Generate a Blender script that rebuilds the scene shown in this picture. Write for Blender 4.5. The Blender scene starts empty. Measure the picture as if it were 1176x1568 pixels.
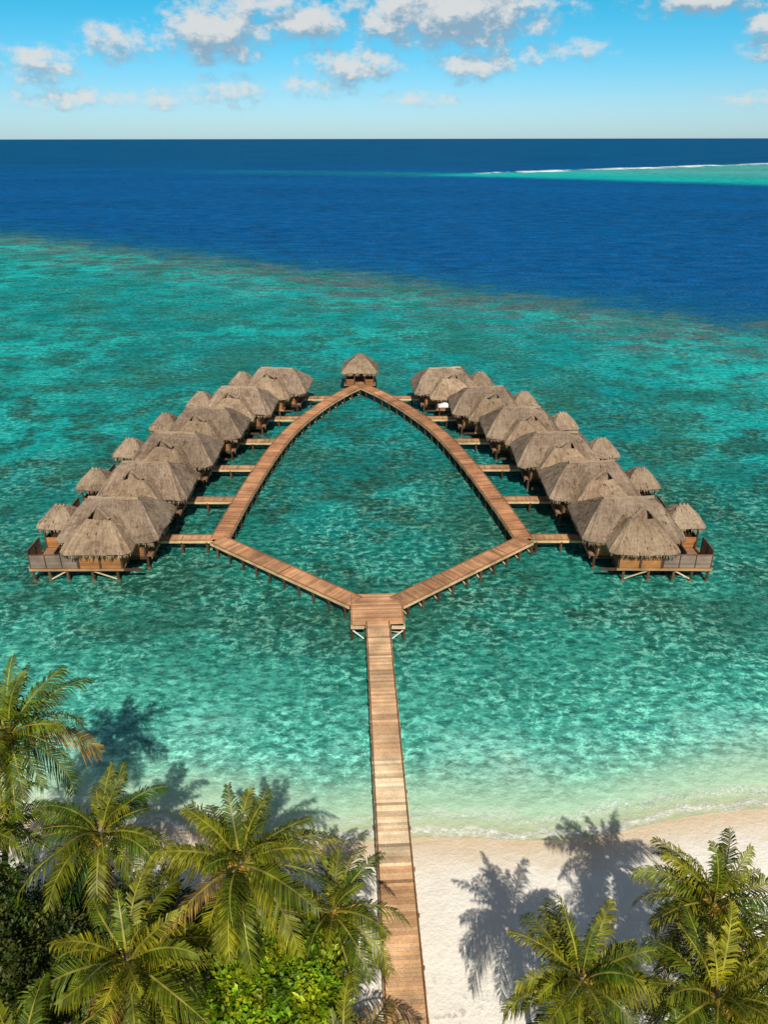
import bpy, math, random
import numpy as np
from mathutils import Vector, noise as mn
random.seed(7); np.random.seed(7)
scene = bpy.context.scene
R = math.radians

def lin(c):
    r=[]
    for v in c:
        v=v/255.0
        r.append(v/12.92 if v<=0.04045 else ((v+0.055)/1.055)**2.4)
    return (r[0],r[1],r[2],1.0)

# ---------------------------------------------------------------- node helper
class NT:
    def __init__(s, nt):
        s.nt=nt; nt.nodes.clear()
    def n(s,t,**k):
        x=s.nt.nodes.new(t)
        for a,b in k.items(): setattr(x,a,b)
        return x
    def set(s,inp,v):
        if hasattr(v,'is_output'): s.nt.links.new(v,inp)
        elif v is not None: inp.default_value=v
    def m(s,op,a,b=None,c=None,clamp=False):
        x=s.n('ShaderNodeMath',operation=op,use_clamp=clamp)
        s.set(x.inputs[0],a); s.set(x.inputs[1],b); s.set(x.inputs[2],c)
        return x.outputs[0]
    def vm(s,op,a,b=None,out=0):
        x=s.n('ShaderNodeVectorMath',operation=op)
        s.set(x.inputs[0],a); s.set(x.inputs[1],b)
        return x.outputs[out]
    def xyz(s,x,y,z=0.0):
        c=s.n('ShaderNodeCombineXYZ'); s.set(c.inputs[0],x); s.set(c.inputs[1],y); s.set(c.inputs[2],z)
        return c.outputs[0]
    def sep(s,v):
        c=s.n('ShaderNodeSeparateXYZ'); s.set(c.inputs[0],v); return c.outputs
    def noise(s,vec,scale,detail=3,rough=0.55,dist=0.0):
        x=s.n('ShaderNodeTexNoise'); s.set(x.inputs['Vector'],vec)
        x.inputs['Scale'].default_value=scale; x.inputs['Detail'].default_value=detail
        x.inputs['Roughness'].default_value=rough; x.inputs['Distortion'].default_value=dist
        return x.outputs[0]
    def mr(s,v,a,b,c=0.0,d=1.0,smooth=True):
        x=s.n('ShaderNodeMapRange',interpolation_type='SMOOTHSTEP' if smooth else 'LINEAR')
        s.set(x.inputs[0],v); s.set(x.inputs[1],a); s.set(x.inputs[2],b); s.set(x.inputs[3],c); s.set(x.inputs[4],d)
        return x.outputs[0]
    def mix(s,f,a,b,mode='MIX'):
        x=s.n('ShaderNodeMix',data_type='RGBA',blend_type=mode)
        s.set(x.inputs[0],f); s.set(x.inputs[6],a); s.set(x.inputs[7],b)
        return x.outputs[2]
    def ramp(s,f,stops):
        x=s.n('ShaderNodeValToRGB'); s.set(x.inputs[0],f)
        el=x.color_ramp.elements
        while len(el)<len(stops): el.new(0.5)
        for e,(p,c) in zip(el,stops): e.position=p; e.color=c
        return x.outputs[0]

def newmat(name):
    m=bpy.data.materials.new(name); m.use_nodes=True
    t=NT(m.node_tree)
    out=t.n('ShaderNodeOutputMaterial')
    b=t.n('ShaderNodeBsdfPrincipled')
    t.nt.links.new(b.outputs[0],out.inputs[0])
    return m,t,b,out

def bump(t,b,h,strength,dist):
    x=t.n('ShaderNodeBump'); x.inputs['Strength'].default_value=strength; x.inputs['Distance'].default_value=dist
    t.set(x.inputs['Height'],h); t.nt.links.new(x.outputs[0],b.inputs['Normal'])

# ---------------------------------------------------------------- mesh builder
class MB:
    def __init__(s): s.v=[]; s.f=[]; s.m=[]; s.c=[]; s.uv=[]
    def vert(s,p,c=(1,1,1),uv=(0,0)):
        s.v.append((p[0],p[1],p[2])); s.c.append((c[0],c[1],c[2],1.0)); s.uv.append(uv); return len(s.v)-1
    def face(s,idx,m=0): s.f.append(tuple(idx)); s.m.append(m)
    def poly(s,pts,c=(1,1,1),m=0):
        s.face([s.vert(p,c) for p in pts],m)
    def obox(s,c,ax,ay,az,m=0,col=(1,1,1)):
        c=Vector(c); ax=Vector(ax);ay=Vector(ay);az=Vector(az); i=len(s.v)
        for z in(-1,1):
            for x,y in((-1,-1),(1,-1),(1,1),(-1,1)):
                s.vert(c+ax*x+ay*y+az*z,col)
        for q in((0,3,2,1),(4,5,6,7),(0,1,5,4),(1,2,6,5),(2,3,7,6),(3,0,4,7)):
            s.face([i+k for k in q],m)
    def box(s,x0,x1,y0,y1,z0,z1,m=0,col=(1,1,1)):
        s.obox(((x0+x1)/2,(y0+y1)/2,(z0+z1)/2),(abs(x1-x0)/2,0,0),(0,abs(y1-y0)/2,0),(0,0,abs(z1-z0)/2),m,col)
    def beam(s,a,b,w,h,m=0,col=(1,1,1)):
        a=Vector(a);b=Vector(b);d=b-a
        if d.length<1e-5: return
        L=d.length; d.normalize(); up=Vector((0,0,1)) if abs(d.z)<0.95 else Vector((1,0,0))
        sd=d.cross(up).normalized(); u=sd.cross(d)
        s.obox((a+b)/2,d*(L/2),sd*(w/2),u*(h/2),m,col)
    def cyl(s,a,b,r0,r1,n=8,m=0,col=(1,1,1),cap=True):
        a=Vector(a);b=Vector(b);d=(b-a).normalized(); up=Vector((0,0,1)) if abs(d.z)<0.9 else Vector((1,0,0))
        x=d.cross(up).normalized(); y=x.cross(d); i=len(s.v)
        for p,r in((a,r0),(b,r1)):
            for k in range(n):
                t=2*math.pi*k/n; s.vert(p+x*math.cos(t)*r+y*math.sin(t)*r,col)
        for k in range(n):
            s.face((i+k,i+(k+1)%n,i+n+(k+1)%n,i+n+k),m)
        if cap: s.face([i+n+k for k in range(n)],m)
    def mesh(s,name,mats,smooth=False):
        me=bpy.data.meshes.new(name); me.from_pydata(s.v,[],s.f)
        for m in mats: me.materials.append(m)
        me.polygons.foreach_set('material_index',s.m)
        if smooth: me.polygons.foreach_set('use_smooth',[True]*len(s.f))
        ca=me.color_attributes.new('Col','FLOAT_COLOR','POINT')
        ca.data.foreach_set('color',np.array(s.c,dtype=np.float32).ravel())
        uvl=me.uv_layers.new(name='UVMap')
        li=np.zeros(len(me.loops),dtype=np.int32); me.loops.foreach_get('vertex_index',li)
        uvl.data.foreach_set('uv',np.array(s.uv,dtype=np.float32)[li].ravel())
        me.update(); return me
    def obj(s,name,mats,smooth=False,parent=None):
        o=bpy.data.objects.new(name,s.mesh(name,mats,smooth)); scene.collection.objects.link(o)
        if parent: o.parent=parent
        return o

def attrcol(t):
    a=t.n('ShaderNodeAttribute',attribute_name='Col'); return a.outputs[0]
def pos(t):
    return t.n('ShaderNodeNewGeometry').outputs['Position']

# ---------------------------------------------------------------- materials
def mat_wood(name,base,var=0.5,rough=0.75):
    m,t,b,o=newmat(name)
    p=pos(t)
    n1=t.noise(p,0.45,4,0.6); n2=t.noise(t.vm('MULTIPLY',p,(6,6,14)),2.0,3,0.6)
    f=t.m('MULTIPLY',t.mr(n1,0.3,0.7,0.72,1.25),t.mr(n2,0.25,0.75,0.75,1.2))
    c=t.mix(1.0,attrcol(t),base,'MULTIPLY')
    c=t.vm('MULTIPLY',c,t.xyz(f,f,f))
    t.set(b.inputs['Base Color'],c); b.inputs['Roughness'].default_value=rough
    b.inputs['Specular IOR Level'].default_value=0.2
    bump(t,b,n2,0.4,0.02)
    return m
M_deck=mat_wood('deck_planks',(0.40,0.25,0.15,1))
M_pale=mat_wood('pale_timber',(0.62,0.47,0.27,1))
M_dark=mat_wood('dark_timber',(0.08,0.045,0.025,1))
M_wall=mat_wood('wall_timber',(0.34,0.15,0.052,1))
M_grey=mat_wood('weathered_screen',(0.25,0.18,0.135,1))
M_white,_t,_b,_o=newmat('white_paint'); 
_n=_t.noise(pos(_t),3.0,3); _t.set(_b.inputs['Base Color'],_t.mix(_n,(0.7,0.69,0.65,1),(0.82,0.82,0.8,1)))
M_glass,_t,_b,_o=newmat('window_dark'); 
_n=_t.noise(pos(_t),2.0,2); _t.set(_b.inputs['Base Color'],_t.mix(_n,(0.01,0.012,0.012,1),(0.04,0.04,0.035,1))); _b.inputs['Roughness'].default_value=0.15
M_orange,_t,_b,_o=newmat('door_varnish')
_n=_t.noise(pos(_t),4.0,3); _t.set(_b.inputs['Base Color'],_t.mix(_n,(0.50,0.17,0.04,1),(0.62,0.26,0.07,1))); _b.inputs['Roughness'].default_value=0.5

def mat_thatch():
    m,t,b,o=newmat('palm_thatch')
    uv=t.n('ShaderNodeUVMap').outputs[0]; p=pos(t)
    st=t.noise(t.vm('MULTIPLY',uv,(4.0,0.7,1)),1.0,5,0.72)
    crs=t.noise(t.vm('MULTIPLY',uv,(0.8,3.0,1)),1.0,3,0.6)
    big=t.noise(p,0.33,4,0.6)
    fine=t.noise(p,3.5,4,0.72)
    f=t.m('ADD',t.m('MULTIPLY',st,0.44),t.m('ADD',t.m('MULTIPLY',big,0.38),t.m('MULTIPLY',t.m('ADD',crs,fine),0.22)))
    c=t.ramp(f,[(0.43,(0.075,0.05,0.034,1)),(0.53,(0.19,0.13,0.086,1)),(0.63,(0.32,0.226,0.148,1)),(0.77,(0.48,0.36,0.245,1))])
    oi=t.n('ShaderNodeObjectInfo').outputs['Random']
    k=t.mr(oi,0,1,0.82,1.1,False)
    c=t.vm('MULTIPLY',c,t.xyz(k,k,k))
    c=t.mix(1.0,c,attrcol(t),'MULTIPLY')
    t.set(b.inputs['Base Color'],c); b.inputs['Roughness'].default_value=0.95; b.inputs['Specular IOR Level'].default_value=0.1
    bump(t,b,t.m('ADD',st,t.m('MULTIPLY',fine,0.8)),1.0,0.22)
    return m
M_thatch=mat_thatch()

def mat_leaf(name,tr=0.25,rough=0.45):
    m,t,b,o=newmat(name)
    n=t.noise(pos(t),1.2,2)
    k=t.mr(n,0.3,0.7,0.55,1.3)
    c=t.vm('MULTIPLY',attrcol(t),t.xyz(k,k,k))
    t.set(b.inputs['Base Color'],c); b.inputs['Roughness'].default_value=rough; b.inputs['Specular IOR Level'].default_value=0.2
    tl=t.n('ShaderNodeBsdfTranslucent'); t.set(tl.inputs[0],t.vm('MULTIPLY',c,(1.3,1.4,0.4)))
    mx=t.n('ShaderNodeMixShader'); mx.inputs[0].default_value=tr
    t.nt.links.new(b.outputs[0],mx.inputs[1]); t.nt.links.new(tl.outputs[0],mx.inputs[2]); t.nt.links.new(mx.outputs[0],o.inputs[0])
    return m
M_leaf=mat_leaf('palm_leaf',0.18); M_broad=mat_leaf('broad_leaf',0.2,0.4)
def mat_bark():
    m,t,b,o=newmat('palm_bark')
    p=pos(t); r=t.m('SINE',t.m('MULTIPLY',t.sep(p)[2],28.0)); n=t.noise(p,4,4)
    f=t.m('ADD',t.m('MULTIPLY',r,0.18),n)
    t.set(b.inputs['Base Color'],t.ramp(f,[(0.3,(0.09,0.07,0.05,1)),(0.7,(0.28,0.23,0.17,1))])); b.inputs['Roughness'].default_value=0.9
    bump(t,b,f,0.6,0.05); return m
M_bark=mat_bark()

# ---------------------------------------------------------------- shoreline / ground
def shore(x):
    xc=max(-34,min(34,x)); return 34.6+0.0042*xc*xc+0.35*math.sin(x*0.35+0.6)
def gz(x,y):
    d=shore(x)-y
    if d>0:
        return 1.35*(1-math.exp(-d*0.085)) + 0.06*mn.noise(Vector((x*0.5,y*0.5,0)))*min(1,d/4)
    d=-d
    return -min(40.0,0.09*d+0.0001*d*d)

def build_ground():
    xs=sorted(set([round(v,3) for v in np.arange(-40,40.01,0.5)]+[-60000,-10000,-2000,-500,-200,-120,-80,-60,-50,50,60,80,120,200,500,2000,10000,60000]))
    ys=sorted(set([round(v,3) for v in np.arange(6,60.01,0.5)]+[-20000,-2000,-300,-60,-20,-5,70,90,120,180,300,600,2000,10000,90000]))
    v=[(x,y,gz(x,y)) for y in ys for x in xs]; nx=len(xs)
    f=[(j*nx+i,j*nx+i+1,(j+1)*nx+i+1,(j+1)*nx+i) for j in range(len(ys)-1) for i in range(nx-1)]
    me=bpy.data.meshes.new('sand_ground'); me.from_pydata(v,[],f); me.polygons.foreach_set('use_smooth',[True]*len(f))
    o=bpy.data.objects.new('sand_ground',me); scene.collection.objects.link(o)
    m,t,b,_=newmat('coral_sand'); me.materials.append(m)
    p=pos(t); s=t.sep(p)
    n1=t.noise(p,0.5,5,0.6); n2=t.noise(p,5,4,0.65); n3=t.noise(p,1.6,4,0.6); n4=t.noise(p,11,3,0.6)
    c=t.mix(n1,(0.80,0.72,0.59,1),(0.90,0.84,0.73,1))
    c=t.mix(t.mr(n2,0.55,0.75,0,0.3),c,(0.64,0.53,0.40,1))
    # damp sand close to the waterline
    wet=t.m('MULTIPLY',t.mr(t.m('ADD',s[2],t.m('MULTIPLY',n1,0.25)),0.12,0.50,1,0),0.85)
    c=t.mix(wet,c,(0.70,0.52,0.32,1))
    c=t.mix(t.mr(s[2],-0.25,-0.02,1,0),c,(0.82,0.78,0.62,1))
    # leaf litter and soil under the trees on the left
    lx=t.m('ADD',s[0],t.m('MULTIPLY',n1,5.0))
    lit=t.m('MULTIPLY',t.mr(lx,-4.5,-0.8,1,0),t.mr(t.m('ADD',s[1],t.m('MULTIPLY',n1,4.0)),30.5,33.5,1,0))
    lc=t.mix(n2,(0.045,0.035,0.02,1),(0.16,0.12,0.07,1))
    c=t.mix(t.m('MULTIPLY',lit,t.mr(n3,0.25,0.5,0.6,1)),c,lc)
    # dry debris specks
    deb=t.m('MULTIPLY',t.mr(n3,0.58,0.66),t.mr(s[1],28,20,0,0.7))
    sp=t.m('MULTIPLY',t.mr(n4,0.67,0.73),t.mr(n1,0.42,0.6,0.0,0.7))
    c=t.mix(t.m('MAXIMUM',deb,t.m('MULTIPLY',sp,t.mr(s[1],32,29))),c,(0.24,0.17,0.11,1))
    t.set(b.inputs['Base Color'],c); b.inputs['Roughness'].default_value=0.9; b.inputs['Specular IOR Level'].default_value=0.15
    bump(t,b,t.m('ADD',n3,t.m('MULTIPLY',n2,0.5)),0.5,0.16)
build_ground()

# ---------------------------------------------------------------- sea
def build_sea():
    xs=[-60000,-3000,-300,-100,-30,0,30,100,300,3000,60000]; ys=[24,40,80,150,300,800,3000,20000,90000]
    v=[(x,y,0) for y in ys for x in xs]; nx=len(xs)
    f=[(j*nx+i,j*nx+i+1,(j+1)*nx+i+1,(j+1)*nx+i) for j in range(len(ys)-1) for i in range(nx-1)]
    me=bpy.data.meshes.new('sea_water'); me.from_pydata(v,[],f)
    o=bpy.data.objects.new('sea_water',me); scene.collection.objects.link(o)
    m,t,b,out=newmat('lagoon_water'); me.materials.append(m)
    t.nt.nodes.remove(b)
    p=pos(t); s=t.sep(p); X,Y=s[0],s[1]
    flat=t.xyz(X,Y,0.0)
    nA=t.noise(flat,0.022,4,0.6); nB=t.noise(flat,0.09,5,0.6); nC=t.noise(flat,0.35,4,0.6)
    nD=t.noise(t.xyz(X,Y,20.0),0.16,6,0.7)
    nE=t.noise(t.xyz(X,t.m('MULTIPLY',Y,1.2),40.0),0.045,6,0.65)
    xc=t.m('MINIMUM',t.m('MAXIMUM',X,-34.0),34.0)
    sh=t.m('ADD',t.m('ADD',34.6,t.m('MULTIPLY',t.m('MULTIPLY',xc,xc),0.0042)),t.m('MULTIPLY',t.m('SINE',t.m('ADD',t.m('MULTIPLY',X,0.35),0.6)),0.35))
    d0=t.m('SUBTRACT',Y,sh)
    d=t.m('ADD',d0,t.m('MULTIPLY',t.m('MULTIPLY',t.m('SUBTRACT',nB,0.5),22.0),t.mr(d0,1,10)))
    near=t.ramp(t.m('DIVIDE',d,60.0,clamp=True),[
        (0.0,lin((240,232,204))),(0.04,lin((196,230,204))),(0.10,lin((130,206,184))),(0.17,lin((78,172,152))),
        (0.28,lin((52,146,128))),(0.50,lin((34,126,110))),(1.0,lin((20,112,104)))])
    e=t.m('ADD',t.m('ADD',Y,t.m('MULTIPLY',X,0.75)),-250.0)
    e=t.m('ADD',e,t.m('MULTIPLY',t.m('SUBTRACT',nA,0.5),50.0))
    e=t.m('ADD',e,t.m('MULTIPLY',t.m('SUBTRACT',nB,0.5),52.0))
    e=t.m('ADD',e,t.m('MULTIPLY',t.m('SUBTRACT',nC,0.5),34.0))
    outer=t.ramp(t.m('DIVIDE',t.m('ADD',e,160.0),220.0,clamp=True),[
        (0.0,lin((14,120,114))),(0.25,lin((8,130,128))),(0.48,lin((10,142,140))),(0.60,lin((18,138,136))),(0.67,lin((40,112,114))),(0.74,lin((22,92,114))),(0.80,lin((4,82,126))),(1.0,lin((0,76,128)))])
    c=t.mix(t.mr(Y,70,120),near,outer)
    shallow=t.mr(e,-20,0,1,0)
    # coral and weed patches on the bottom
    cor=t.m('MULTIPLY',t.mr(nD,0.48,0.57),t.mr(nC,0.30,0.55))
    cor=t.m('MULTIPLY',t.m('MULTIPLY',cor,shallow),t.m('MULTIPLY',t.mr(d0,12,26,0.0,1.0),t.mr(Y,100,160,0.8,0.45)))
    c=t.mix(cor,c,lin((36,80,64)))
    weed=t.m('MULTIPLY',t.m('MULTIPLY',t.mr(nE,0.47,0.60),shallow),t.m('MULTIPLY',t.mr(d0,10,22,0.0,0.75),t.mr(Y,100,160,1,0.65)))
    c=t.mix(weed,c,lin((42,98,80)))
    brn=t.m('MULTIPLY',t.m('MULTIPLY',t.mr(e,-75,-20),t.mr(e,-12,10,1,0)),t.mr(t.noise(t.xyz(t.m('MULTIPLY',X,0.5),Y,0),0.13,6,0.72),0.43,0.56,0,0.9))
    c=t.mix(brn,c,lin((78,98,98)))
    brt=t.m('MULTIPLY',t.m('MULTIPLY',t.mr(nA,0.46,0.62),shallow),t.mr(d0,30,60,0,0.65))
    brt=t.m('MULTIPLY',brt,t.mr(nD,0.58,0.42))
    c=t.mix(brt,c,lin((22,178,168)))
    # far outer reef: wedge of shallow water widening to the right
    ru=t.m('SUBTRACT',t.m('ADD',1000.0,t.m('MULTIPLY',X,0.72)),Y)
    rl=t.m('SUBTRACT',Y,t.m('SUBTRACT',1040.0,t.m('MULTIPLY',X,0.82)))
    nF=t.noise(t.xyz(t.m('MULTIPLY',X,0.006),t.m('MULTIPLY',Y,0.02),0),1.0,4,0.6)
    wob=t.m('MULTIPLY',t.m('SUBTRACT',nF,0.5),90.0)
    ru=t.m('ADD',ru,wob); rl=t.m('ADD',rl,wob)
    reef=t.m('MULTIPLY',t.mr(ru,-10,50),t.mr(rl,-20,110))
    deepc=t.mr(Y,900,1700)
    c=t.mix(t.m('MULTIPLY',deepc,0.75),c,lin((0,72,112)))
    streak=t.m('MULTIPLY',t.mr(t.m('ABSOLUTE',t.m('SUBTRACT',Y,t.m('SUBTRACT',1060.0,t.m('MULTIPLY',X,0.3)))),0,110,1,0),t.mr(X,-400,60,0,0.75))
    c=t.mix(streak,c,lin((12,116,132)))
    c=t.mix(t.m('MULTIPLY',reef,0.9),c,t.mix(t.mr(rl,100,420),lin((16,166,158)),lin((74,154,146))))
    # dappled ripple network (caustic light painted into the water colour)
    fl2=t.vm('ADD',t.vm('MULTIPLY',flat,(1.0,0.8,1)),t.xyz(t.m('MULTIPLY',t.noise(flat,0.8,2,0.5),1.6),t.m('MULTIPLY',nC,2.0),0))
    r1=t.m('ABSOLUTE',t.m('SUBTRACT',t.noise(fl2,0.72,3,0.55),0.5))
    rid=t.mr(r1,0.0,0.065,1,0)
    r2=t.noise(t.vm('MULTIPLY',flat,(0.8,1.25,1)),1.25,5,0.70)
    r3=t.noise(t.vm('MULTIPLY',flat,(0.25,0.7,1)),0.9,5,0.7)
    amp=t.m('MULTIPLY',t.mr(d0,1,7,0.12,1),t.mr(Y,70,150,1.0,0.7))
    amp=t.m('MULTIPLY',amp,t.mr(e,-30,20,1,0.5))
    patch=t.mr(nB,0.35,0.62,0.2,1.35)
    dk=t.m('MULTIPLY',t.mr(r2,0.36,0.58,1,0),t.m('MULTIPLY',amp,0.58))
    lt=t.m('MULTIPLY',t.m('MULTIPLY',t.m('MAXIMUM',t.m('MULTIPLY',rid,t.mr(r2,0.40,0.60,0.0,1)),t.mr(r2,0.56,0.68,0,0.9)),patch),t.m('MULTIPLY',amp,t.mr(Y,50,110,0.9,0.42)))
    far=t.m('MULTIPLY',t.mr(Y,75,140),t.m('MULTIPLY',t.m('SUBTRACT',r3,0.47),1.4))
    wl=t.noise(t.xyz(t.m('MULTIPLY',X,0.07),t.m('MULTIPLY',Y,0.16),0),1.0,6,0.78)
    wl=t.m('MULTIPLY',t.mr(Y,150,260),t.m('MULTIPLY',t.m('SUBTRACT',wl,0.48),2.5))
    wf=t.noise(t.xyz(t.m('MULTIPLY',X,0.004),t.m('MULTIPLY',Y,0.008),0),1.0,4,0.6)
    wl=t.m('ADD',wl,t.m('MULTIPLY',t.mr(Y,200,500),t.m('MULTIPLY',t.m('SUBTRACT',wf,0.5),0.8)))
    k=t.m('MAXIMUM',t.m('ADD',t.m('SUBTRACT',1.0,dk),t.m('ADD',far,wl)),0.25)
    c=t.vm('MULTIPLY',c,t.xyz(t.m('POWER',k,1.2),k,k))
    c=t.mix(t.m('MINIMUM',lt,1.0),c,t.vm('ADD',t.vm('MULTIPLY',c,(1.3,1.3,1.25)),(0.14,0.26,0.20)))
    # foam: shore swash and breakers on the far reef
    fd=t.m('ADD',d0,t.m('MULTIPLY',t.m('SUBTRACT',t.noise(flat,0.5,4,0.6),0.5),2.2))
    brk=t.noise(flat,3.0,4,0.7)
    f1=t.m('MULTIPLY',t.mr(t.m('ABSOLUTE',t.m('SUBTRACT',fd,0.45)),0.0,0.8,0.8,0),t.mr(brk,0.33,0.6,0.4,1))
    f2=t.m('MULTIPLY',t.mr(t.m('ABSOLUTE',t.m('SUBTRACT',t.m('ADD',fd,t.m('MULTIPLY',t.m('SUBTRACT',nC,0.5),1.5)),1.8)),0.0,0.9,0.65,0),t.mr(brk,0.38,0.6,0.3,1))
    f3=t.m('MULTIPLY',t.mr(t.m('ABSOLUTE',t.m('SUBTRACT',ru,22.0)),4,40,1,0),t.m('MULTIPLY',t.mr(t.noise(t.xyz(t.m('MULTIPLY',X,0.02),t.m('MULTIPLY',Y,0.01),3.0),1.0,4,0.7),0.45,0.55),t.mr(X,110,150)))
    cap=t.m('MULTIPLY',t.mr(t.noise(t.xyz(t.m('MULTIPLY',X,0.09),t.m('MULTIPLY',Y,0.16),7.0),1.0,5,0.8),0.73,0.77),t.mr(Y,180,240,0,0.4))
    foam=t.m('MAXIMUM',t.m('MAXIMUM',f1,f2),t.m('MAXIMUM',f3,cap))
    c=t.mix(foam,c,(0.88,0.87,0.82,1))
    h=t.m('ADD',t.noise(flat,1.3,3,0.6),t.m('MULTIPLY',t.noise(t.vm('MULTIPLY',flat,(0.5,1,1)),0.35,2,0.6),2.0))
    bp=t.n('ShaderNodeBump'); bp.inputs['Strength'].default_value=0.8; bp.inputs['Distance'].default_value=0.35; t.set(bp.inputs['Height'],h)
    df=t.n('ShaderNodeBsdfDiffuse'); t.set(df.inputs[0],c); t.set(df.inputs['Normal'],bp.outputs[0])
    gl=t.n('ShaderNodeBsdfGlossy'); gl.inputs['Roughness'].default_value=0.2; t.set(gl.inputs['Normal'],bp.outputs[0])
    b=t.n('ShaderNodeMixShader'); t.set(b.inputs[0],t.mr(Y,60,400,0.05,0.03))
    t.nt.links.new(df.outputs[0],b.inputs[1]); t.nt.links.new(gl.outputs[0],b.inputs[2])
    # transparency over the shallowest sand
    tr=t.n('ShaderNodeBsdfTransparent')
    t.set(tr.inputs[0],lin((232,252,242)))
    op=t.m('MAXIMUM',t.mr(d0,0.0,8.0,0.10,1.0,False),foam)
    op=t.m('MULTIPLY',op,t.mr(fd,-0.25,0.1))
    mx=t.n('ShaderNodeMixShader'); t.set(mx.inputs[0],op)
    t.nt.links.new(tr.outputs[0],mx.inputs[1]); t.nt.links.new(b.outputs[0],mx.inputs[2]); t.nt.links.new(mx.outputs[0],out.inputs[0])
build_sea()

# ---------------------------------------------------------------- walkways
def axis(y): return 2.17-0.0487*y
ZD=1.5
def catmull(pts,n=10):
    out=[]; P=[Vector(p) for p in pts]; P=[2*P[0]-P[1]]+P+[2*P[-1]-P[-2]]
    for i in range(1,len(P)-2):
        a,b,c,d=P[i-1:i+3]
        for k in range(n):
            t=k/n; out.append(0.5*((2*b)+(c-a)*t+(2*a-5*b+4*c-d)*t*t+(3*b-a-3*c+d)*t**3))
    out.append(P[-2]); return out

def walkway(name,pts,width,z=ZD,dz=0.0,tint=(1,1,1),tintf=None,posts=2.4,cross=True,seed=1,pl=0.23,kerb=(0.7,0.55,0.45)):
    mb=MB(); P=[Vector((p[0],p[1],0)) for p in pts]
    acc=0; step=pl; nextd=step/2; postd=0.6
    rnd=random.Random(seed)
    patch=1.0
    for a,b in zip(P[:-1],P[1:]):
        L=(b-a).length
        if L<1e-6: continue
        d=(b-a)/L; sd=Vector((-d.y,d.x,0))
        while nextd<acc+L:
            c=a+d*(nextd-acc)
            if rnd.random()<0.07: patch=rnd.uniform(0.78,1.25)
            k=patch*rnd.uniform(0.72,1.2); tn=tintf(c) if tintf else tint
            if rnd.random()<0.05: k*=0.65
            w=width/2+rnd.uniform(-0.05,0.05); gy=rnd.uniform(0.96,1.08)
            mb.obox((c.x,c.y,z+dz+rnd.uniform(-0.006,0.006)),d*(pl*0.45),sd*w,(0,0,0.025),0,(tn[0]*k,tn[1]*k*gy,tn[2]*k*gy*gy))
            nextd+=step
        while postd<acc+L:
            c=a+d*(postd-acc); bz=-3.0
            for q in(-1,1):
                pp=c+sd*q*(width/2-0.12)
                k=rnd.uniform(0.7,1.5)
                mb.cyl((pp.x+rnd.uniform(-.05,.05),pp.y,bz),(pp.x,pp.y,z-0.06),0.13,0.12,8,2,(k,k,k))
            mb.beam((c.x-sd.x*(width/2+.1),c.y-sd.y*(width/2+.1),z-0.3),(c.x+sd.x*(width/2+.1),c.y+sd.y*(width/2+.1),z-0.3),0.16,0.2,2)
            if cross:
                q1=c-sd*(width/2-.12); q2=c+sd*(width/2-.12)
                mb.beam((q1.x,q1.y,0.15),(q2.x,q2.y,z-0.35),0.06,0.12,1)
            postd+=posts
        for q in(-1,1):
            o=sd*q*(width/2-0.03)
            e=d*0.02
            mb.beam((a.x+o.x-e.x,a.y+o.y-e.y,z-0.165+dz),(b.x+o.x+e.x,b.y+o.y+e.y,z-0.165+dz),0.11,0.24,1,(0.95,0.88,0.78))
            o=sd*q*(width/2-0.05)
            mb.beam((a.x+o.x-e.x,a.y+o.y-e.y,z+0.065+dz),(b.x+o.x+e.x,b.y+o.y+e.y,z+0.065+dz),0.09,0.07,3,kerb)
        acc+=L
    return mb.obj(name,[M_deck,M_pale,M_dark,M_deck])

def jt(c):
    y=c.y
    if y<31.5: return (1.3,1.2,1.0)
    if y<40.5: return (2.05,2.35,2.35)
    return (1.75,1.72,1.55)
walkway('wooden_jetty',[(axis(y),y) for y in np.linspace(10,57.0,24)],2.1,tintf=jt,posts=3.0,seed=3,kerb=(0.36,0.28,0.23))
yp0,yp1=56.6,61.6
walkway('jetty_platform',[(axis(yp0),yp0),(axis(yp1),yp1)],4.7,dz=0.012,posts=1.9,tint=(1.45,1.22,1.02),seed=5)
ringL=catmull([(p[0],p[1],0) for p in [(16.3,72.6),(15.0,83.2),(13.0,96.1),(10.8,106.2),(7.6,115.4),(4.0,123.2),(0.4,129.2)]],8)
def ring_s(y):
    for a,b in zip(ringL[:-1],ringL[1:]):
        if a.y<=y<=b.y: return a.x+(b.x-a.x)*(y-a.y)/(b.y-a.y)
    return 16.2
for sg in(-1,1):
    walkway('curved_walkway',[(axis(p.y)+sg*p.x,p.y) for p in ringL],2.0,dz=0.02 if sg<0 else 0.034,tint=(1.15,0.86,0.68),posts=2.6,seed=20+sg)
    a=(axis(60.2)+sg*1.9,60.2); b=(axis(72.4)+sg*16.5,72.5)
    walkway('angled_walkway',[a,b],1.95,dz=0.05 if sg<0 else 0.062,tint=(1.22,0.98,0.80),posts=2.0,seed=30+sg)
Y0=[73.0,82.8,92.6,102.4,112.3,122.6]; S0=[23.0,22.0,20.5,18.1,14.8,9.9]
for sg in(-1,1):
    for y,s in zip(Y0,S0):
        walkway('villa_walkway',[(axis(y)+sg*(ring_s(y)+0.75),y),(axis(y)+sg*(s+0.9),y)],1.3,dz=-0.02,tint=(1.2,1.05,0.86),posts=2.7,seed=int(y*2+sg))

# braces beneath the platform corners
mb=MB()
for sg in(-1,1):
    x=axis(56.6)
    mb.box(x+sg*1.2,x+sg*2.4,56.35,56.55,1.2,1.42,0)
    mb.beam((x+sg*2.3,56.42,1.1),(x+sg*1.25,56.42,0.15),0.07,0.10,1)
    mb.cyl((x+sg*2.3,56.45,-3),(x+sg*2.3,56.45,1.2),0.13,0.12,8,2)
mb.obj('platform_brace',[M_pale,M_white,M_dark])

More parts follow.
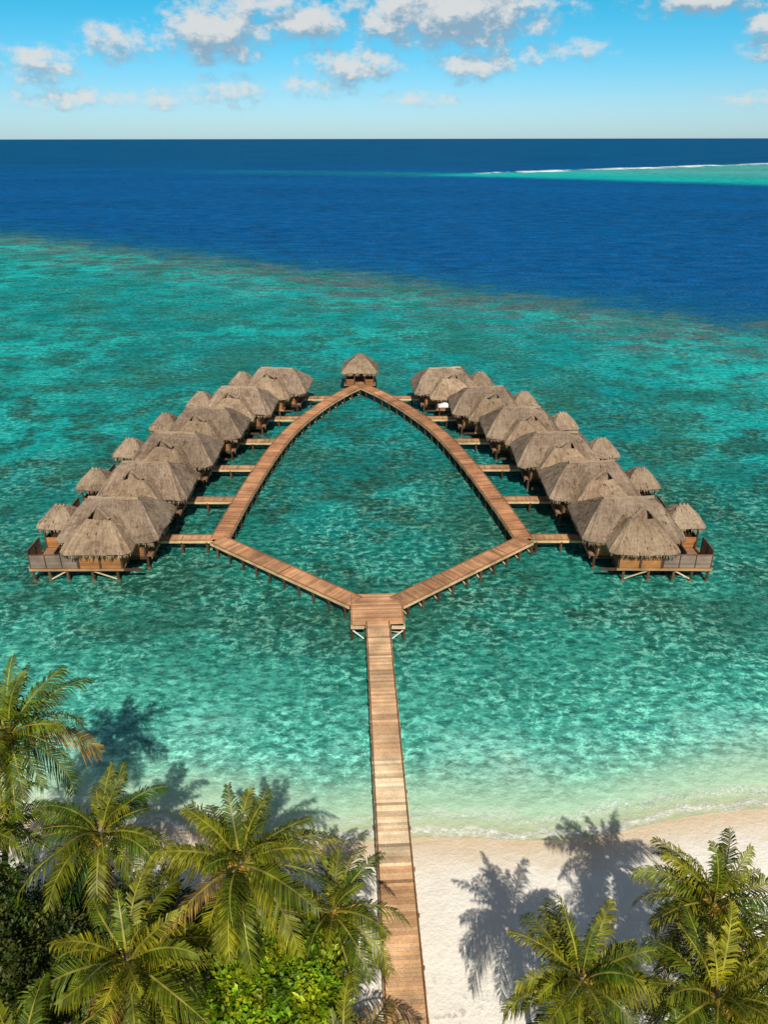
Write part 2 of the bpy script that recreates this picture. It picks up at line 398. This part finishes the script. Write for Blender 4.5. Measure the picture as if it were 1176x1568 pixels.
# ---------------------------------------------------------------- thatched roofs
def hip_roof(mb,x0,x1,y0,y1,rx0,rx1,ry0,ry1,ze,zr,ch=1.1,seed=0,tone=(1,1,1),nv=9,amp=0.13):
    E=[(x0+ch,y0),(x1-ch,y0),(x1,y0+ch),(x1,y1-ch),(x1-ch,y1),(x0+ch,y1),(x0,y1-ch),(x0,y0+ch)]
    Rg=[(rx0,ry0),(rx1,ry0),(rx1,ry0),(rx1,ry1),(rx1,ry1),(rx0,ry1),(rx0,ry1),(rx0,ry0)]
    rnd=random.Random(seed); per=0
    BUL=0.04
    for i in range(8):
        j=(i+1)%8
        a=Vector((*E[i],ze));b=Vector((*E[j],ze));c=Vector((*Rg[i],zr));d=Vector((*Rg[j],zr))
        L=(b-a).length; sl=((a+b)/2-(c+d)/2).length
        nu=max(3,int(L/0.35)); grid=[]
        out=Vector(((a+b)/2-(c+d)/2)); out.z=0; out.normalize()
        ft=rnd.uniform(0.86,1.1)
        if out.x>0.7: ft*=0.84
        for jv in range(-2,nv+1):
            row=[]
            v=max(jv,0)/nv
            for iu in range(nu+1):
                u=iu/nu
                p=a.lerp(b,u).lerp(c.lerp(d,u),v)
                p.z=ze+(zr-ze)*(v+BUL*math.sin(math.pi*v))
                n=mn.noise(Vector((p.x*0.5+seed*3.1,p.y*0.5,p.z*0.4)))*amp*2.3+mn.noise(Vector((p.x*1.7+seed,p.y*1.7,p.z*1.7)))*amp*0.8
                p.z+=n*(1 if v>0 else 0.8)
                hip=min(u,1-u)*L*(1-v)
                p.z+=0.12*math.exp(-(hip/0.25)**2)*(1 if 0.05<v<1 else 0)
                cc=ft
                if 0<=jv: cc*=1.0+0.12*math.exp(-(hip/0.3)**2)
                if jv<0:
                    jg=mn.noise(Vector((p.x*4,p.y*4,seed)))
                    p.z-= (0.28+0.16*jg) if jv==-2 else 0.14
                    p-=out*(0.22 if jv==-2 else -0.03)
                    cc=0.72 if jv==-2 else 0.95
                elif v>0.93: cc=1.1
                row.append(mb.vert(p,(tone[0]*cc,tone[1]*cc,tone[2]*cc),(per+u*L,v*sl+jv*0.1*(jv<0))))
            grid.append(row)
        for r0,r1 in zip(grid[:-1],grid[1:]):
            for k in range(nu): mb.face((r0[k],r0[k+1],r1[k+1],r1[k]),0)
        for k in range(int(L*10)):
            u=rnd.random(); p=a.lerp(b,u)-out*rnd.uniform(-0.02,0.2); p.z-=0.2
            t=(b-a).normalized()*rnd.uniform(0.04,0.1); q=p+out*rnd.uniform(-0.05,0.14); q.z-=rnd.uniform(0.15,0.5)
            g=rnd.uniform(0.6,1.3)
            i0=mb.vert(p-t,(g,g,g),(per+u*L,0)); i1=mb.vert(p+t,(g,g,g),(per+u*L+.1,0)); i2=mb.vert(q,(g,g,g),(per+u*L,-.5))
            mb.face((i0,i1,i2),0)
        for k in range(int(L*sl*0.8)):
            u=rnd.random(); v=rnd.random()**1.1*0.95
            p=a.lerp(b,u).lerp(c.lerp(d,u),v); p.z=ze+(zr-ze)*(v+BUL*math.sin(math.pi*v))+0.1
            t=(b-a).normalized()*rnd.uniform(0.05,0.12); q=p+out*rnd.uniform(0.25,0.5); q.z-=rnd.uniform(0.12,0.28)
            g=rnd.uniform(0.65,1.35); gc=(g*tone[0],g*tone[1]*0.97,g*tone[2]*0.93)
            i0=mb.vert(p-t,gc,(per+u*L,v*sl)); i1=mb.vert(p+t,gc,(per+u*L+.1,v*sl)); i2=mb.vert(q,gc,(per+u*L,v*sl-.4))
            mb.face((i0,i1,i2),0)
        per+=L
    if rx1-rx0>0.3 or ry1-ry0>0.3:
        n=7; Pp=[]
        for k in range(n+1):
            f=k/n; x=rx0+(rx1-rx0)*f; y=ry0+(ry1-ry0)*f
            Pp.append(Vector((x,y,zr-0.03+0.05*math.sin(k*2.1+seed))))
        for p,q in zip(Pp[:-1],Pp[1:]): mb.cyl(p,q,0.22,0.22,8,0,(1.08,1.08,1.08))

def plank_wall(mb,a,b,z0,z1,th=0.12,m=0,bh=0.24,rnd=random):
    z=z0
    while z<z1-0.02:
        h=min(bh,z1-z); k=rnd.uniform(0.75,1.2)
        mb.beam((a[0],a[1],z+h/2),(b[0],b[1],z+h/2),th,h*0.92,m,(k,k*0.97,k*0.92)); z+=h
    mb.beam((a[0],a[1],(z0+z1)/2),(b[0],b[1],(z0+z1)/2),th*0.5,(z1-z0)*0.98,m,(0.4,0.35,0.3))

def mirror_x(mb,sg):
    if sg<0:
        mb.v=[(-x,y,z) for x,y,z in mb.v]; mb.f=[tuple(reversed(f)) for f in mb.f]
    return mb

def villa_meshes(sg,seed):
    rnd=random.Random(seed); out={}
    mb=MB()
    # main hipped roof with a long ridge, plus a broad front hip
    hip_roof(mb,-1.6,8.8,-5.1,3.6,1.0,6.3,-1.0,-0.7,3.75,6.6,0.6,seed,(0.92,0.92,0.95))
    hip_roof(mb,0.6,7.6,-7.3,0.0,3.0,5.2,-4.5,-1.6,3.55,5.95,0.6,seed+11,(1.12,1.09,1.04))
    out['thatched_roof']=(mirror_x(mb,sg),[M_thatch])
    mb=MB()
    hip_roof(mb,7.6,11.6,-2.6,1.4,9.0,10.0,-0.65,-0.55,4.0,5.7,0.4,seed+23,(1,1,1),7,0.08)
    out['bath_pavilion_roof']=(mirror_x(mb,sg),[M_thatch])
    mb=MB(); zf=1.62
    plank_wall(mb,(0.2,-4.0),(0.2,2.4),zf,4.0,rnd=rnd)
    plank_wall(mb,(7.4,-3.8),(7.4,2.4),zf,4.0,rnd=rnd)
    plank_wall(mb,(0.2,2.4),(7.4,2.4),zf,4.0,rnd=rnd)
    plank_wall(mb,(0.2,-4.0),(1.8,-4.0),zf,4.0,rnd=rnd)
    plank_wall(mb,(1.8,-6.5),(6.0,-6.5),zf-0.3,3.7,rnd=rnd,bh=0.27)
    plank_wall(mb,(1.8,-6.42),(1.8,-4.0),zf-0.3,3.7,rnd=rnd,bh=0.27)
    plank_wall(mb,(6.0,-6.42),(6.0,-3.8),zf,3.7,rnd=rnd)
    plank_wall(mb,(6.0,-3.8),(7.4,-3.8),zf,3.8,rnd=rnd)
    for x,y in((1.75,-6.55),(6.05,-6.55),(3.9,-6.57),(0.15,-4.05),(0.15,2.4),(7.45,-3.85)):
        mb.box(x-.1,x+.1,y-.1,y+.1,1.3,3.8,1)
    for a,b in(((7.9,-2.2),(10.9,-2.2)),((10.9,-2.2),(10.9,1.0)),((7.9,1.0),(10.9,1.0))):
        plank_wall(mb,a,b,zf,2.75,rnd=rnd)
    for x in(7.9,10.9):
        for y in(-2.2,1.0): mb.box(x-.09,x+.09,y-.09,y+.09,1.3,4.2,1)
    mb.beam((7.9,-2.2,3.95),(10.9,-2.2,3.95),0.12,0.18,1); mb.beam((10.9,-2.2,3.95),(10.9,1.0,3.95),0.12,0.18,1)
    mb.box(8.3,10.5,-1.8,0.6,1.7,3.3,1,(0.6,0.5,0.45))
    out['timber_walls']=(mirror_x(mb,sg),[M_wall,M_dark])
    mb=MB()
    mb.box(0.08,0.13,-1.2,-0.2,zf,3.7,1); mb.box(0.08,0.13,0.2,1.2,zf,3.7,1)
    mb.box(0.07,0.12,-3.4,-2.2,2.3,3.5,0); mb.box(7.46,7.52,-3.0,-0.5,1.8,3.6,0)
    mb.box(6.2,7.2,-3.9,-3.87,1.7,3.6,0); mb.box(6.07,6.12,-5.8,-4.3,1.7,3.5,0)
    for a,b in((-1.25,-1.2),(1.2,1.25),(-0.2,-0.15)): mb.box(0.03,0.08,a,b,zf,3.8,2)
    out['doors_and_windows']=(mirror_x(mb,sg),[M_glass,M_orange,M_dark])
    mb=MB(); x=-0.4
    y=-6.6
    while y<3.0:
        k=rnd.uniform(0.5,0.85)
        x0=1.6 if y<-4.1 else -0.5
        mb.box(x0,11.0 if y<1.4 else 7.8,y,y+0.21,1.5,1.56,0,(k,k*0.88,k*0.8)); y+=0.23
    mb.box(1.6,11.0,-6.7,-6.62,1.32,1.54,1,(0.6,0.46,0.36)); mb.box(11.0,11.08,-6.6,1.4,1.2,1.54,1,(.55,.42,.34))
    mb.box(-0.5,-0.42,-4.0,3.0,1.2,1.54,1,(0.5,.35,.27))
    for k in range(6): mb.box(11.1+0.25*k,11.33+0.25*k,-3.4,-2.4,1.3-0.24*k,1.36-0.24*k,0)
    out['sun_deck']=(mirror_x(mb,sg),[M_deck,M_pale])
    mb=MB()
    def scr(a,b,h):
        A=Vector(a);B=Vector(b);n=max(1,int((B-A).length/1.4))
        for k in range(n+1):
            p=A.lerp(B,k/n); mb.box(p.x-.05,p.x+.05,p.y-.05,p.y+.05,1.3,1.56+h+.05,1)
        for k in range(int(h/0.14)):
            z=1.62+k*0.14; g=rnd.uniform(0.8,1.15); mb.beam((A.x,A.y,z+.05),(B.x,B.y,z+.05),0.03,0.115,0,(g,g,g))
        mb.beam((A.x,A.y,1.6+h),(B.x,B.y,1.6+h),0.1,0.07,1,(2,1.8,1.6))
    scr((6.2,-6.5),(10.9,-6.5),1.45); scr((10.9,-6.42),(10.9,-3.6),1.9); scr((8.3,-6.4),(8.3,-4.0),1.7)
    out['privacy_screens']=(mirror_x(mb,sg),[M_grey,M_dark])
    mb=MB()
    for x in(0.0,2.4,4.9,7.4,9.2,10.8):
        for y in(-6.4,-4.0,-1.5,0.9,2.8):
            if x<1 and y<-5: continue
            if x>8 and y>2: continue
            g=rnd.uniform(0.8,1.6)
            mb.cyl((x,y,-3),(x,y,1.5),0.16,0.14,8,0,(g,g,g)); mb.cyl((x,y,-0.4),(x,y,0.25),0.2,0.18,8,0,(2.4,2.2,2.0))
    for y in(-6.4,-4.0,-1.5,0.9): mb.beam((0,y,1.3),(10.9,y,1.3),0.18,0.24,0)
    mb.beam((0.0,-4.0,0.2),(0.0,-1.5,1.3),0.07,0.12,0); mb.beam((2.4,-6.42,0.2),(4.9,-6.42,1.2),0.07,0.12,1); mb.beam((9.2,-6.42,0.2),(7.4,-6.42,1.2),0.07,0.12,1)
    out['stilts']=(mirror_x(mb,sg),[M_dark,M_pale])
    return {k:(v[0].mesh('villa_'+k,v[1])) for k,v in out.items()}

for sg in(-1,1):
    var=[villa_meshes(sg,s+(5 if sg>0 else 0)) for s in(1,2,3)]
    for i,(y,s) in enumerate(zip(Y0,S0)):
        e=bpy.data.objects.new('overwater_villa',None); scene.collection.objects.link(e)
        e.location=(axis(y)+sg*s,y,0.0); e.rotation_euler=(0,0,sg*R(random.uniform(-1,1)+(5 if i==5 else 1.5*(i>2))))
        for k,me in var[i%3].items():
            o=bpy.data.objects.new(k,me); scene.collection.objects.link(o); o.parent=e

# end pavilion
e=bpy.data.objects.new('end_pavilion',None); scene.collection.objects.link(e); e.location=(axis(132),132.4,0)
mb=MB(); hip_roof(mb,-3.2,3.2,-3.0,3.0,-0.25,0.25,-0.1,0.1,3.7,6.3,0.3,41,(1.1,1.08,1.05),9,0.08)
mb.cyl((0,0,6.2),(0,0,6.5),0.18,0.06,8,0)
mb.obj('thatched_roof',[M_thatch],parent=e)
mb=MB()
y=-3.2
while y<2.9: k=random.uniform(.8,1.1); mb.box(-2.7,2.7,y,y+.21,1.53,1.59,0,(k,k*.8,k*.65)); y+=.23
for x in(-2.4,0.9,-0.9,2.4):
    for y in(-2.6,2.5):
        mb.box(x-.1,x+.1,y-.1,y+.1,1.55,3.95,1); mb.cyl((x,y,-3),(x,y,1.5),.16,.14,8,1)
for a,b in(((-2.4,-2.6),(-0.9,-2.6)),((0.9,-2.6),(2.4,-2.6)),((-2.4,-2.6),(-2.4,2.5)),((2.4,-2.6),(2.4,2.5)),((-2.4,2.5),(2.4,2.5))):
    plank_wall(mb,a,b,1.65,2.5,m=2); mb.beam((*a,3.8),(*b,3.8),.14,.2,1)
for x in(-2.4,2.4): mb.box(x-.04,x+.04,1.0,2.4,2.5,3.9,1)
mb.obj('timber_frame',[M_deck,M_dark,M_wall],parent=e)

# white canopy by right-hand villa walkway
mb=MB(); cx,cy=axis(112.3)+12.6,113.6
mb.box(cx-.9,cx+.9,cy-.7,cy+.7,2.9,3.0,0); mb.poly([(cx-1,cy-.8,3.0),(cx+1,cy-.8,3.0),(cx+.2,cy,3.5),(cx-.2,cy,3.5)]); mb.poly([(cx+1,cy+.8,3.0),(cx-1,cy+.8,3.0),(cx-.2,cy,3.5),(cx+.2,cy,3.5)])
mb.poly([(cx+1,cy-.8,3.0),(cx+1,cy+.8,3.0),(cx+.2,cy,3.5)]); mb.poly([(cx-1,cy+.8,3.0),(cx-1,cy-.8,3.0),(cx-.2,cy,3.5)])
for a in(-.8,.8):
    for b in(-.6,.6): mb.cyl((cx+a,cy+b,-2),(cx+a,cy+b,2.9),.06,.06,6,1)
mb.obj('white_service_canopy',[M_white,M_dark])

# ---------------------------------------------------------------- palms
def frond(mb,rnd,org,az,el,L,droop,col,dead=False):
    p=Vector(org); N=12; pts=[];tan=[]
    h=Vector((math.cos(az),math.sin(az),0)); side=Vector((-math.sin(az),math.cos(az),0))
    bend=rnd.uniform(-0.5,0.5)
    for i in range(N+1):
        s=i/N; e=el-droop*s**1.25
        hh=(h+side*bend*s*s).normalized()
        d=hh*math.cos(e)+Vector((0,0,math.sin(e)))
        pts.append(p.copy()); tan.append(d); p=p+d*(L/N)
    for i in range(N):
        r=0.05*(1-i/N)+0.012
        mb.beam(pts[i],pts[i+1],r*1.6,r,0,(0.30,0.26,0.04) if not dead else (0.2,0.13,0.06))
    roll=rnd.uniform(-0.9,0.9); nl=int(L*12)
    for k in range(nl):
        s=0.12+0.88*(k+0.5)/nl; f=s*N; i=min(N-1,int(f)); q=pts[i].lerp(pts[i+1],f-i); T=tan[i]
        S=T.cross(Vector((0,0,1)))
        if S.length<0.05: S=side.copy()
        S.normalize(); U=S.cross(T).normalized()
        S2=S*math.cos(roll*s)+U*math.sin(roll*s); U2=U*math.cos(roll*s)-S*math.sin(roll*s)
        l=1.15*math.sin(math.pi*(0.13+0.80*s))**0.7*(L/4.2)
        for sg in(-1,1):
            ll=l*rnd.uniform(0.7,1.12); sw=0.45+0.7*s
            if rnd.random()<0.06: continue
            d=(S2*sg*1.0+T*sw+U2*rnd.uniform(-0.05,0.5)).normalized()
            g=Vector((0,0,-1))*rnd.uniform(0.3,1.1)
            mid=q+d*ll*0.5+g*ll*0.14; tip=q+d*ll*0.82+g*ll*(0.75 if not dead else 1.2)
            w=T*0.042; w2=T*0.038
            c=rnd.uniform(0.5,1.35); cc=(col[0]*c,col[1]*c,col[2]*c)
            ct=(cc[0]*1.5,cc[1]*1.12,cc[2])
            i0=mb.vert(q-w*0.6,cc);i1=mb.vert(q+w*0.6,cc);i2=mb.vert(mid+w2,cc);i3=mb.vert(mid-w2,cc);i4=mb.vert(tip+w*0.12,ct)
            mb.face((i0,i1,i2,i3),0); mb.face((i3,i2,i4),0)

def palm(crown,base,L=4.2,n=26,seed=0,yel=0.5,dead=2):
    rnd=random.Random(seed); mb=MB(); C=Vector(crown); B=Vector((base[0],base[1],gz(base[0],base[1])-0.3))
    N=14; prev=None
    for i in range(N+1):
        t=i/N; p=B.lerp(C,t); off=math.sin(math.pi*t)*0.6; p.x+=off*0.5
        r=0.2-0.08*t+(0.12*math.exp(-t*14))
        if prev: mb.cyl(prev[0],p,prev[1],r,10,1,cap=False)
        prev=(p,r)
    mb.cyl(C-Vector((0,0,0.5)),C+Vector((0,0,0.35)),0.2,0.1,8,1)
    a0=rnd.uniform(0,6.28)
    for k in range(n):
        u=(k+0.5)/n; az=a0+k*2.39996+rnd.uniform(-.4,.4)
        el=R(82)-R(108)*u**0.85+rnd.uniform(-.22,.22)
        LL=L*(0.72+0.32*min(1,u*2.2))*rnd.uniform(0.75,1.12)
        droop=R(48)+R(46)*u*rnd.uniform(0.5,1.4)
        y=min(1,max(0,yel*0.6+rnd.uniform(-0.4,0.42)+0.12*(1-u)))
        col=(0.035+0.195*y,0.09+0.125*y,0.006+0.003*y)
        if rnd.random()<0.07 and u>0.5: col=(0.28,0.18,0.04)
        frond(mb,rnd,C+Vector((math.cos(az)*0.15,math.sin(az)*0.15,0.25-0.35*u)),az,el,LL,droop,col)
    for k in range(dead):
        az=rnd.uniform(0,6.28); frond(mb,rnd,C-Vector((0,0,0.3)),az,R(-25),L*0.8,R(55),(0.26,0.17,0.07),True)
    for k in range(5):
        az=rnd.uniform(0,6.28); p=C+Vector((math.cos(az)*0.35,math.sin(az)*0.35,0.1))
        q=p+Vector((math.cos(az)*0.8,math.sin(az)*0.8,0.25)); mb.cyl(p,q,0.07,0.03,6,2)
        for j in range(5):
            w=p+Vector((rnd.uniform(-.25,.25),rnd.uniform(-.25,.25),rnd.uniform(-.4,0.1)))
            for (z0,r0),(z1,r1) in zip(((-.15,.03),(-.08,.11),(.04,.12),(.13,.06)),((-.08,.11),(.04,.12),(.13,.06),(.16,.01))):
                mb.cyl(w+Vector((0,0,z0)),w+Vector((0,0,z1)),r0,r1,8,2,cap=False)
    return mb.obj('coconut_palm',[M_leaf,M_bark,M_coco])
M_coco,_t,_b,_o=newmat('coconut_husk'); _n=_t.noise(pos(_t),3,2)
_t.set(_b.inputs['Base Color'],_t.mix(_n,(0.50,0.19,0.02,1),(0.34,0.26,0.04,1)))

P=[ # crown, base, L, n, yel
 ((-18.6,29.4,13.5),(-20.5,25.0),4.3,34,0.35),
 ((-19.4,26.4,9.8),(-20.5,24.0),3.8,28,0.45),
 ((-13.8,26.8,9.6),(-13.5,23.0),3.9,30,0.55),
 ((-6.3,23.5,11.5),(-7.2,20.5),4.3,38,0.75),
 ((-10.3,19.8,10.4),(-12.0,18.0),4.1,32,0.85),
 ((-2.5,23.9,7.8),(-3.6,21.5),3.4,28,0.7),
 ((-13.0,15.6,9.6),(-15.0,15.0),3.8,26,0.8),
 ((14.7,23.2,9.3),(17.0,18.0),3.8,34,0.6),
 ((8.0,19.9,9.0),(6.2,14.5),3.8,34,0.6),
 ((13.3,19.2,9.0),(15.0,15.0),4.0,34,0.85),
 ((-1.6,18.0,6.2),(-3.6,17.0),3.6,20,0.9),
 ((17.5,20.5,7.5),(18.5,17.0),3.6,26,0.55),
 ((10.6,16.4,7.6),(11.0,13.0),3.6,26,0.8),
]
for i,(c,b,L,n,y) in enumerate(P): palm(c,b,L,n,100+i,y,2 if i!=10 else 5)

# ---------------------------------------------------------------- broadleaf shrubs
def leaf_cloud(mb,rng,blobs,n,size,colf,flat=0.3):
    tot=sum(b[3]*b[4] for b in blobs)
    for (cx,cy,cz,r,rz) in blobs:
        k=int(n*r*rz/tot)
        nc=max(6,int(k/26))
        for _ in range(nc):
            d=rng.normal(size=3); d/=np.linalg.norm(d)
            if d[2]<-0.3: d[2]=-d[2]
            rr=rng.uniform(0.55,1.05)*(1+0.3*mn.noise(Vector((cx+d[0]*2.2,cy+d[1]*2.2,cz+d[2]*2.2))))
            c=np.array([cx+d[0]*r*rr,cy+d[1]*r*rr,cz+d[2]*rz*rr])
            tone=rng.uniform(0.5,1.4); col=colf(rng,rr)
            for q in range(26):
                a=rng.uniform(0,6.28); el=rng.uniform(-0.3,1.0)
                v=Vector((math.cos(a)*math.cos(el),math.sin(a)*math.cos(el),math.sin(el)*0.8+0.1))
                v=(v+Vector(d)*0.5).normalized()
                o=Vector(c)+Vector(rng.normal(size=3)*size*0.75)
                L=size*rng.uniform(0.7,1.3); sd=v.cross(Vector((0,0,1)))
                if sd.length<0.05: sd=Vector((1,0,0))
                sd.normalize(); sd=(sd+Vector((0,0,rng.uniform(-.4,.4))))*L*0.24
                g=tone*rng.uniform(0.75,1.25); cc=(col[0]*g,col[1]*g,col[2]*g)
                m1=o+v*L*0.5
                i0=mb.vert(o,cc);i1=mb.vert(m1+sd,cc);i2=mb.vert(o+v*L-Vector((0,0,L*0.15)),cc);i3=mb.vert(m1-sd,cc)
                mb.face((i0,i1,i2,i3),0)
def trunkset(mb,rnd,base,tops,r=0.12):
    for t in tops:
        m=(Vector(base)*0.5+Vector(t)*0.5)+Vector((rnd.uniform(-.3,.3),rnd.uniform(-.3,.3),0.2))
        mb.cyl(base,m,r,r*0.7,7,1,cap=False); mb.cyl(m,t,r*0.7,r*0.3,7,1,cap=False)
rng=np.random.default_rng(3); rnd=random.Random(5)
def shrub(name,cx,cy,blobs,n,size,colf):
    mb=MB(); b0=(cx,cy,gz(cx,cy)-0.1)
    trunkset(mb,rnd,b0,[(b[0],b[1],b[2]) for b in blobs])
    leaf_cloud(mb,rng,blobs,n,size,colf)
    mb.obj(name,[M_broad,M_bark])
bright=lambda g,rr:((0.14,0.25,0.008) if g.random()<0.55 else (0.32,0.36,0.010))
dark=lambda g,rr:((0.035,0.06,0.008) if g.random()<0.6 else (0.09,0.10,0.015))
shrub('beach_almond_tree',-4.6,20.4,[(-4.7,21.4,7.7,1.9,1.4),(-3.2,20.8,7.0,1.5,1.2),(-6.2,20.8,6.9,1.6,1.3),(-4.4,19.8,7.2,1.8,1.3),(-2.7,19.2,6.0,1.4,1.1),(-5.9,19.0,6.4,1.6,1.2),(-4.4,18.2,6.2,1.6,1.2)],15500,0.31,bright)
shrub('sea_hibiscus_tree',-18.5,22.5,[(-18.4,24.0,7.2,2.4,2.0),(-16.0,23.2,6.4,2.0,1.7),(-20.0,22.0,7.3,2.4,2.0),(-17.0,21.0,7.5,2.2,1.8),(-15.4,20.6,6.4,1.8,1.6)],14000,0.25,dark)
mb=MB(); bl=[]
for k in range(95):
    x=rng.uniform(-24,-2.2); y=rng.uniform(13,30.5)
    if x>-6 and y>27.5: continue
    r=rng.uniform(1.1,1.9); z=gz(x,y)+rng.uniform(0.8,3.2)*(1 if y<27 else 0.5); bl.append((x,y,z,r,r*0.8))
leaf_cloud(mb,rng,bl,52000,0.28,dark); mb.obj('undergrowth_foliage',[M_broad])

# ---------------------------------------------------------------- world
w=bpy.data.worlds.new('World'); scene.world=w; w.use_nodes=True
t=NT(w.node_tree)
out=t.n('ShaderNodeOutputWorld'); bg=t.n('ShaderNodeBackground'); bg.inputs[1].default_value=0.10
t.nt.links.new(bg.outputs[0],out.inputs[0])
sky=t.n('ShaderNodeTexSky',sky_type='NISHITA'); sky.sun_disc=False; sky.sun_elevation=R(44); sky.sun_rotation=R(174)
sky.air_density=1.0; sky.dust_density=0.3; sky.ozone_density=1.5
g=t.n('ShaderNodeTexCoord').outputs['Generated']; s=t.sep(g)
az=t.m('ARCTAN2',s[0],s[1]); q=t.m('DIVIDE',s[2],t.m('SQRT',t.m('ADD',t.m('MULTIPLY',s[0],s[0]),t.m('MULTIPLY',s[1],s[1]))))
tint=t.ramp(t.m('MULTIPLY',q,1.5,clamp=True),[(0.0,(0.46,0.78,1.10,1)),(0.05,(0.42,0.76,1.06,1)),(0.125,(0.22,0.74,0.98,1)),(0.225,(0.06,0.71,0.86,1)),(0.5,(0.5,0.64,0.64,1)),(1.0,(0.88,0.67,0.48,1))])
base=t.vm('MULTIPLY',t.mix(1.0,sky.outputs[0],tint,'MULTIPLY'),(1.25,1.13,1.18))
CL=[(335,50,100,42,1.08),(400,10,65,22,.9),(470,35,74,30,.98),(690,20,175,54,1.3),(600,38,75,30,1.0),(535,98,88,27,1.02),(725,100,70,27,.95),(195,72,78,30,.78),
 (80,108,55,30,.78),(-5,95,45,28,.9),(240,150,70,16,.6),(350,138,70,25,.78),(490,128,74,20,.6),(1050,8,115,30,1.05),(1168,66,64,36,1.02),(860,82,84,20,.6),(100,150,84,18,.62),(1160,155,90,14,.42),(640,150,84,14,.5),(1360,60,90,30,1),(-160,60,70,30,1)]
def F(vec,det):
    cur=None
    for x,y,rx,ry,st in CL:
        c=((x-588)*.000729,(212-y)*.00065,0); r=(rx*.000729*1.25,ry*.00065*1.4,1)
        dd=t.vm('LENGTH',t.vm('DIVIDE',t.vm('SUBTRACT',vec,c),r),out=1)
        v=t.m('MULTIPLY',t.m('SUBTRACT',1.0,dd,clamp=True),st)
        cur=v if cur is None else t.m('MAXIMUM',cur,v)
    n=t.noise(t.vm('MULTIPLY',vec,(1,1.4,1)),42.0,det,0.64)
    n2=t.noise(t.vm('MULTIPLY',vec,(1,1.5,1)),14.0,2,0.5)
    nn=t.m('ADD',t.m('MULTIPLY',t.m('SUBTRACT',n,0.5),2.1),t.m('MULTIPLY',t.m('SUBTRACT',n2,0.5),0.9))
    return t.m('ADD',t.m('SUBTRACT',cur,0.20),t.m('MULTIPLY',nn,t.mr(cur,0.0,0.25,0.25,1)))
v0=t.xyz(az,q,0.0)
F0=F(v0,7); F1=F(t.vm('ADD',v0,(-0.004,0.015,0)),5)
dens=t.mr(F0,-0.18,0.6)
lit=t.mr(t.m('SUBTRACT',F0,F1),-0.34,0.42)
cc=t.mix(lit,(2.7,4.0,5.2,1),(7.4,7.3,7.1,1))
col=t.mix(t.m('MULTIPLY',dens,0.9),base,cc)
t.set(bg.inputs[0],col)

# ---------------------------------------------------------------- sun + camera
sd=bpy.data.lights.new('sun','SUN'); sd.energy=5.0; sd.angle=R(0.53); sd.color=(1.0,0.96,0.88)
so=bpy.data.objects.new('sun',sd); scene.collection.objects.link(so); so.location=(5,-40,60)
so.rotation_euler=Vector((-0.1,1.0,-math.tan(R(44)))).to_track_quat('-Z','Y').to_euler()
cd=bpy.data.cameras.new('camera'); cd.sensor_fit='VERTICAL'; cd.sensor_height=34.6; cd.lens=34.6*1178/1568; cd.clip_end=300000; cd.clip_start=0.5
co=bpy.data.objects.new('camera',cd); scene.collection.objects.link(co); co.location=(0,0,40); co.rotation_euler=(R(90-25.9),R(0.08),0)
scene.camera=co
scene.view_settings.view_transform='Standard'; scene.view_settings.look='None'; scene.view_settings.exposure=0
